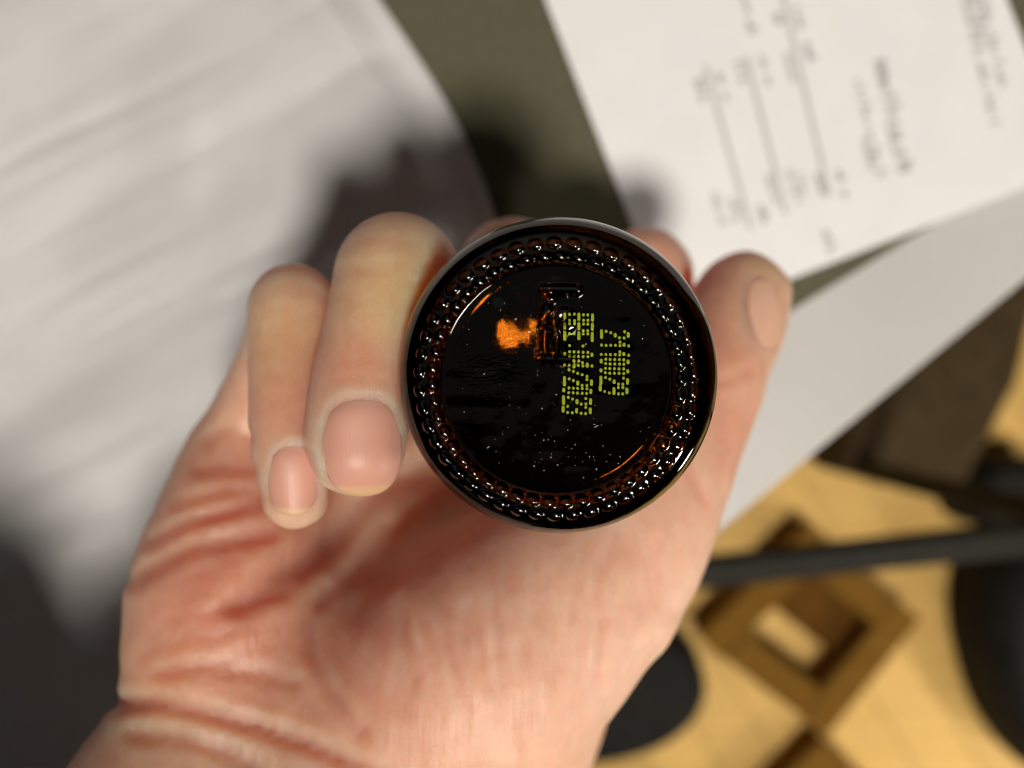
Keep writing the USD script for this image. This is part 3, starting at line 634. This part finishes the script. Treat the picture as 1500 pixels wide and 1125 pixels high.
fold += 0.009 * noise(np.stack([X * 13, Y * 13, X * 0], -1), 77) + 0.003 * noise(np.stack([X * 34, Y * 34, X * 0], -1), 78)
edge_d = s01[None, :] * (cs(vv)[:, None] + 420) * DT / F / 1000
Z = TABLE + 0.0042 + fold * np.clip(edge_d / 0.02, 0.25, 1)
hem = np.exp(-((edge_d - 0.004) / 0.003) ** 2) * 0.0012
cl = sheet(X, Y, Z + hem, 0.0009); cl.fix_normals()
tag(obj('cloth', cl, CLOTH, smooth=60), 'wrinkled white cloth with a curved edge, spread beneath the fingers', 'cloth')

# ------------------------------------------------------------------ the floor and what stands on it
def on_floor(u, v, h=0.0):
    d = CAMZ - h; return np.array([(u - 750) * d / F, (562.5 - v) * d / F, h])
fl = tag(UsdGeom.Xform.Define(stage, '/World/floor').GetPrim(), kind='structure')
obj('underfloor', trimesh.creation.box([5, 5, 0.02], transform=trimesh.transformations.translation_matrix([0.3, -0.3, -0.0135])), DARKBROWN, fl)
fd = np.array([0.53, -0.85]); fd /= np.linalg.norm(fd); fs = np.array([-fd[1], fd[0]]); PW, PL = 0.075, 0.5
org = on_floor(1250, 900)[:2]
for r in range(-9, 12):
    off = (r * 0.37 % 1) * PL
    for c in range(-3, 4):
        a = org + fs * (r * PW) + fd * (c * PL + off)
        cx = a + fd * PL / 2
        if np.linalg.norm(cx - org) > 0.95: continue
        b = box_between((a[0] + fd[0] * 0.0004, a[1] + fd[1] * 0.0004, -0.0015), (*(a + fd * (PL - 0.0004)), -0.0015), PW - 0.0012, 0.003, 0.0006)
        obj('floor_board', b, FLOORS[rng.integers(0, 4)], fl)
# floor shadows built as a square stool frame
st = thing('shadow_frame', 'low brown square frame built for a shadow lying cornerwise on the floorboards', 'shadow_stool')
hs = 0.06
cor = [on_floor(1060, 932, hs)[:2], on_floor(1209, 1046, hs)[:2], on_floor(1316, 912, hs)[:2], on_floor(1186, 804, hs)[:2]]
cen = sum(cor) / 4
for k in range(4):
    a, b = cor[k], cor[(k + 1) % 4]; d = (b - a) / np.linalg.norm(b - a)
    obj('rail', box_between((*(a - d * (0.022 if k % 2 else -0.0225)), hs - 0.02), (*(b + d * (0.022 if k % 2 else -0.0225)), hs - 0.02), 0.044, 0.04, 0.004), SHADOWBROWN, st)
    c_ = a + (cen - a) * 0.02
    obj('leg', box_between((c_[0], c_[1], 0.0), (c_[0] + 0.0005, c_[1], hs - 0.041), 0.034, 0.034, 0.003), SHADOWBROWN, st)
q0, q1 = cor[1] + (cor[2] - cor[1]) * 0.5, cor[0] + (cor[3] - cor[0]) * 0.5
tag(obj('shade_board', box_between((*(cor[3] * .72 + cor[0] * .28 + (cen - cor[3]) * 0.02), 0.02), (*(cor[2] * .72 + cor[1] * .28), 0.02), 0.085, 0.012, 0.002), SHADOWDARK, st), 'dark board built for the shade inside the frame')  # added board, its dark colour stands for shade within the frame

# second floor shadow, built as a block, its corner just in the frame
st2 = thing('shadow_block', 'brown block corner built for a shadow at the bottom of the floor', 'block')
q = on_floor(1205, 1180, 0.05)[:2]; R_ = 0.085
obj('block', rounded_prism(np.array([q + [R_, 0], q + [0, R_], q + [-R_, 0], q + [0, -R_]]), 0.0, 0.05, 0.005), SHADOWBROWN, st2)
# black slipper: rounded toe
def pad(cu, cv, a, b, rot, h, name, label, cat, m, n=48, pw=2.0):
    c = on_floor(cu, cv, h)[:2]; pts = []
    for lev, sc in ((0, 0.94), (h * 0.25, 1.0), (h * 0.7, 0.97), (h * 0.93, 0.86), (h, 0.7)):
        t = np.arange(n) * 2 * np.pi / n; x = a * sc * np.sign(np.cos(t)) * np.abs(np.cos(t)) ** (2 / pw); y = b * sc * np.sign(np.sin(t)) * np.abs(np.sin(t)) ** (2 / pw)
        pts.append(np.c_[c[0] + x * math.cos(rot) - y * math.sin(rot), c[1] + x * math.sin(rot) + y * math.cos(rot), np.full(n, lev)])
    return obj(name, trimesh.convex.convex_hull(np.vstack(pts)), m, smooth=50) if label is None else tag(obj(name, trimesh.convex.convex_hull(np.vstack(pts)), m, smooth=50), label, cat)
pad(900, 1030, 0.125, 0.085, 0.25, 0.07, 'slipper', 'black slipper with a rounded toe beside the wrist, on the floorboards', 'slipper', BLACK, pw=2.2)
pad(1612, 985, 0.11, 0.17, 0.25, 0.12, 'bag', 'black rounded bag standing at the right end of the floor', 'bag', BLACK, pw=2.3)
# dark cushion under the table edge
cb = [on_floor(1240, 690, 0.12)[:2], on_floor(1420, 715, 0.12)[:2], on_floor(1500, 560, 0.12)[:2], on_floor(1560, 300, 0.12)[:2], on_floor(1300, 400, 0.12)[:2]]
tag(obj('cushion', rounded_prism(np.array(cb), 0.0, 0.12, 0.02, 4), DARKBROWN, smooth=40), 'dark brown cushion on the floor beside the table edge', 'cushion')
pad(1510, 728, 0.06, 0.045, 0.0, 0.1, 'box', 'small black rounded box beside the brown cushion', 'box', BLACK, pw=4)
# black bar of a chair
def at_depth(u, v, d): return W(P(u, v, d))
bar = thing('chair_stretcher', 'slim black metal bar crossing above the floorboards below the table edge', 'bar')
obj('bar', box_between(at_depth(930, 848, 560), at_depth(1620, 775, 520), 0.022, 0.02, 0.004), METAL, bar)
a = at_depth(1620, 775, 520); obj('post', box_between((a[0], a[1], 0.0), (a[0] + 0.001, a[1], a[2] + 0.1), 0.02, 0.02, 0.004), METAL, bar)
a = at_depth(930, 848, 560); obj('post', box_between((a[0], a[1], 0.0), (a[0] + 0.001, a[1], a[2] + 0.012), 0.02, 0.02, 0.004), METAL, bar)
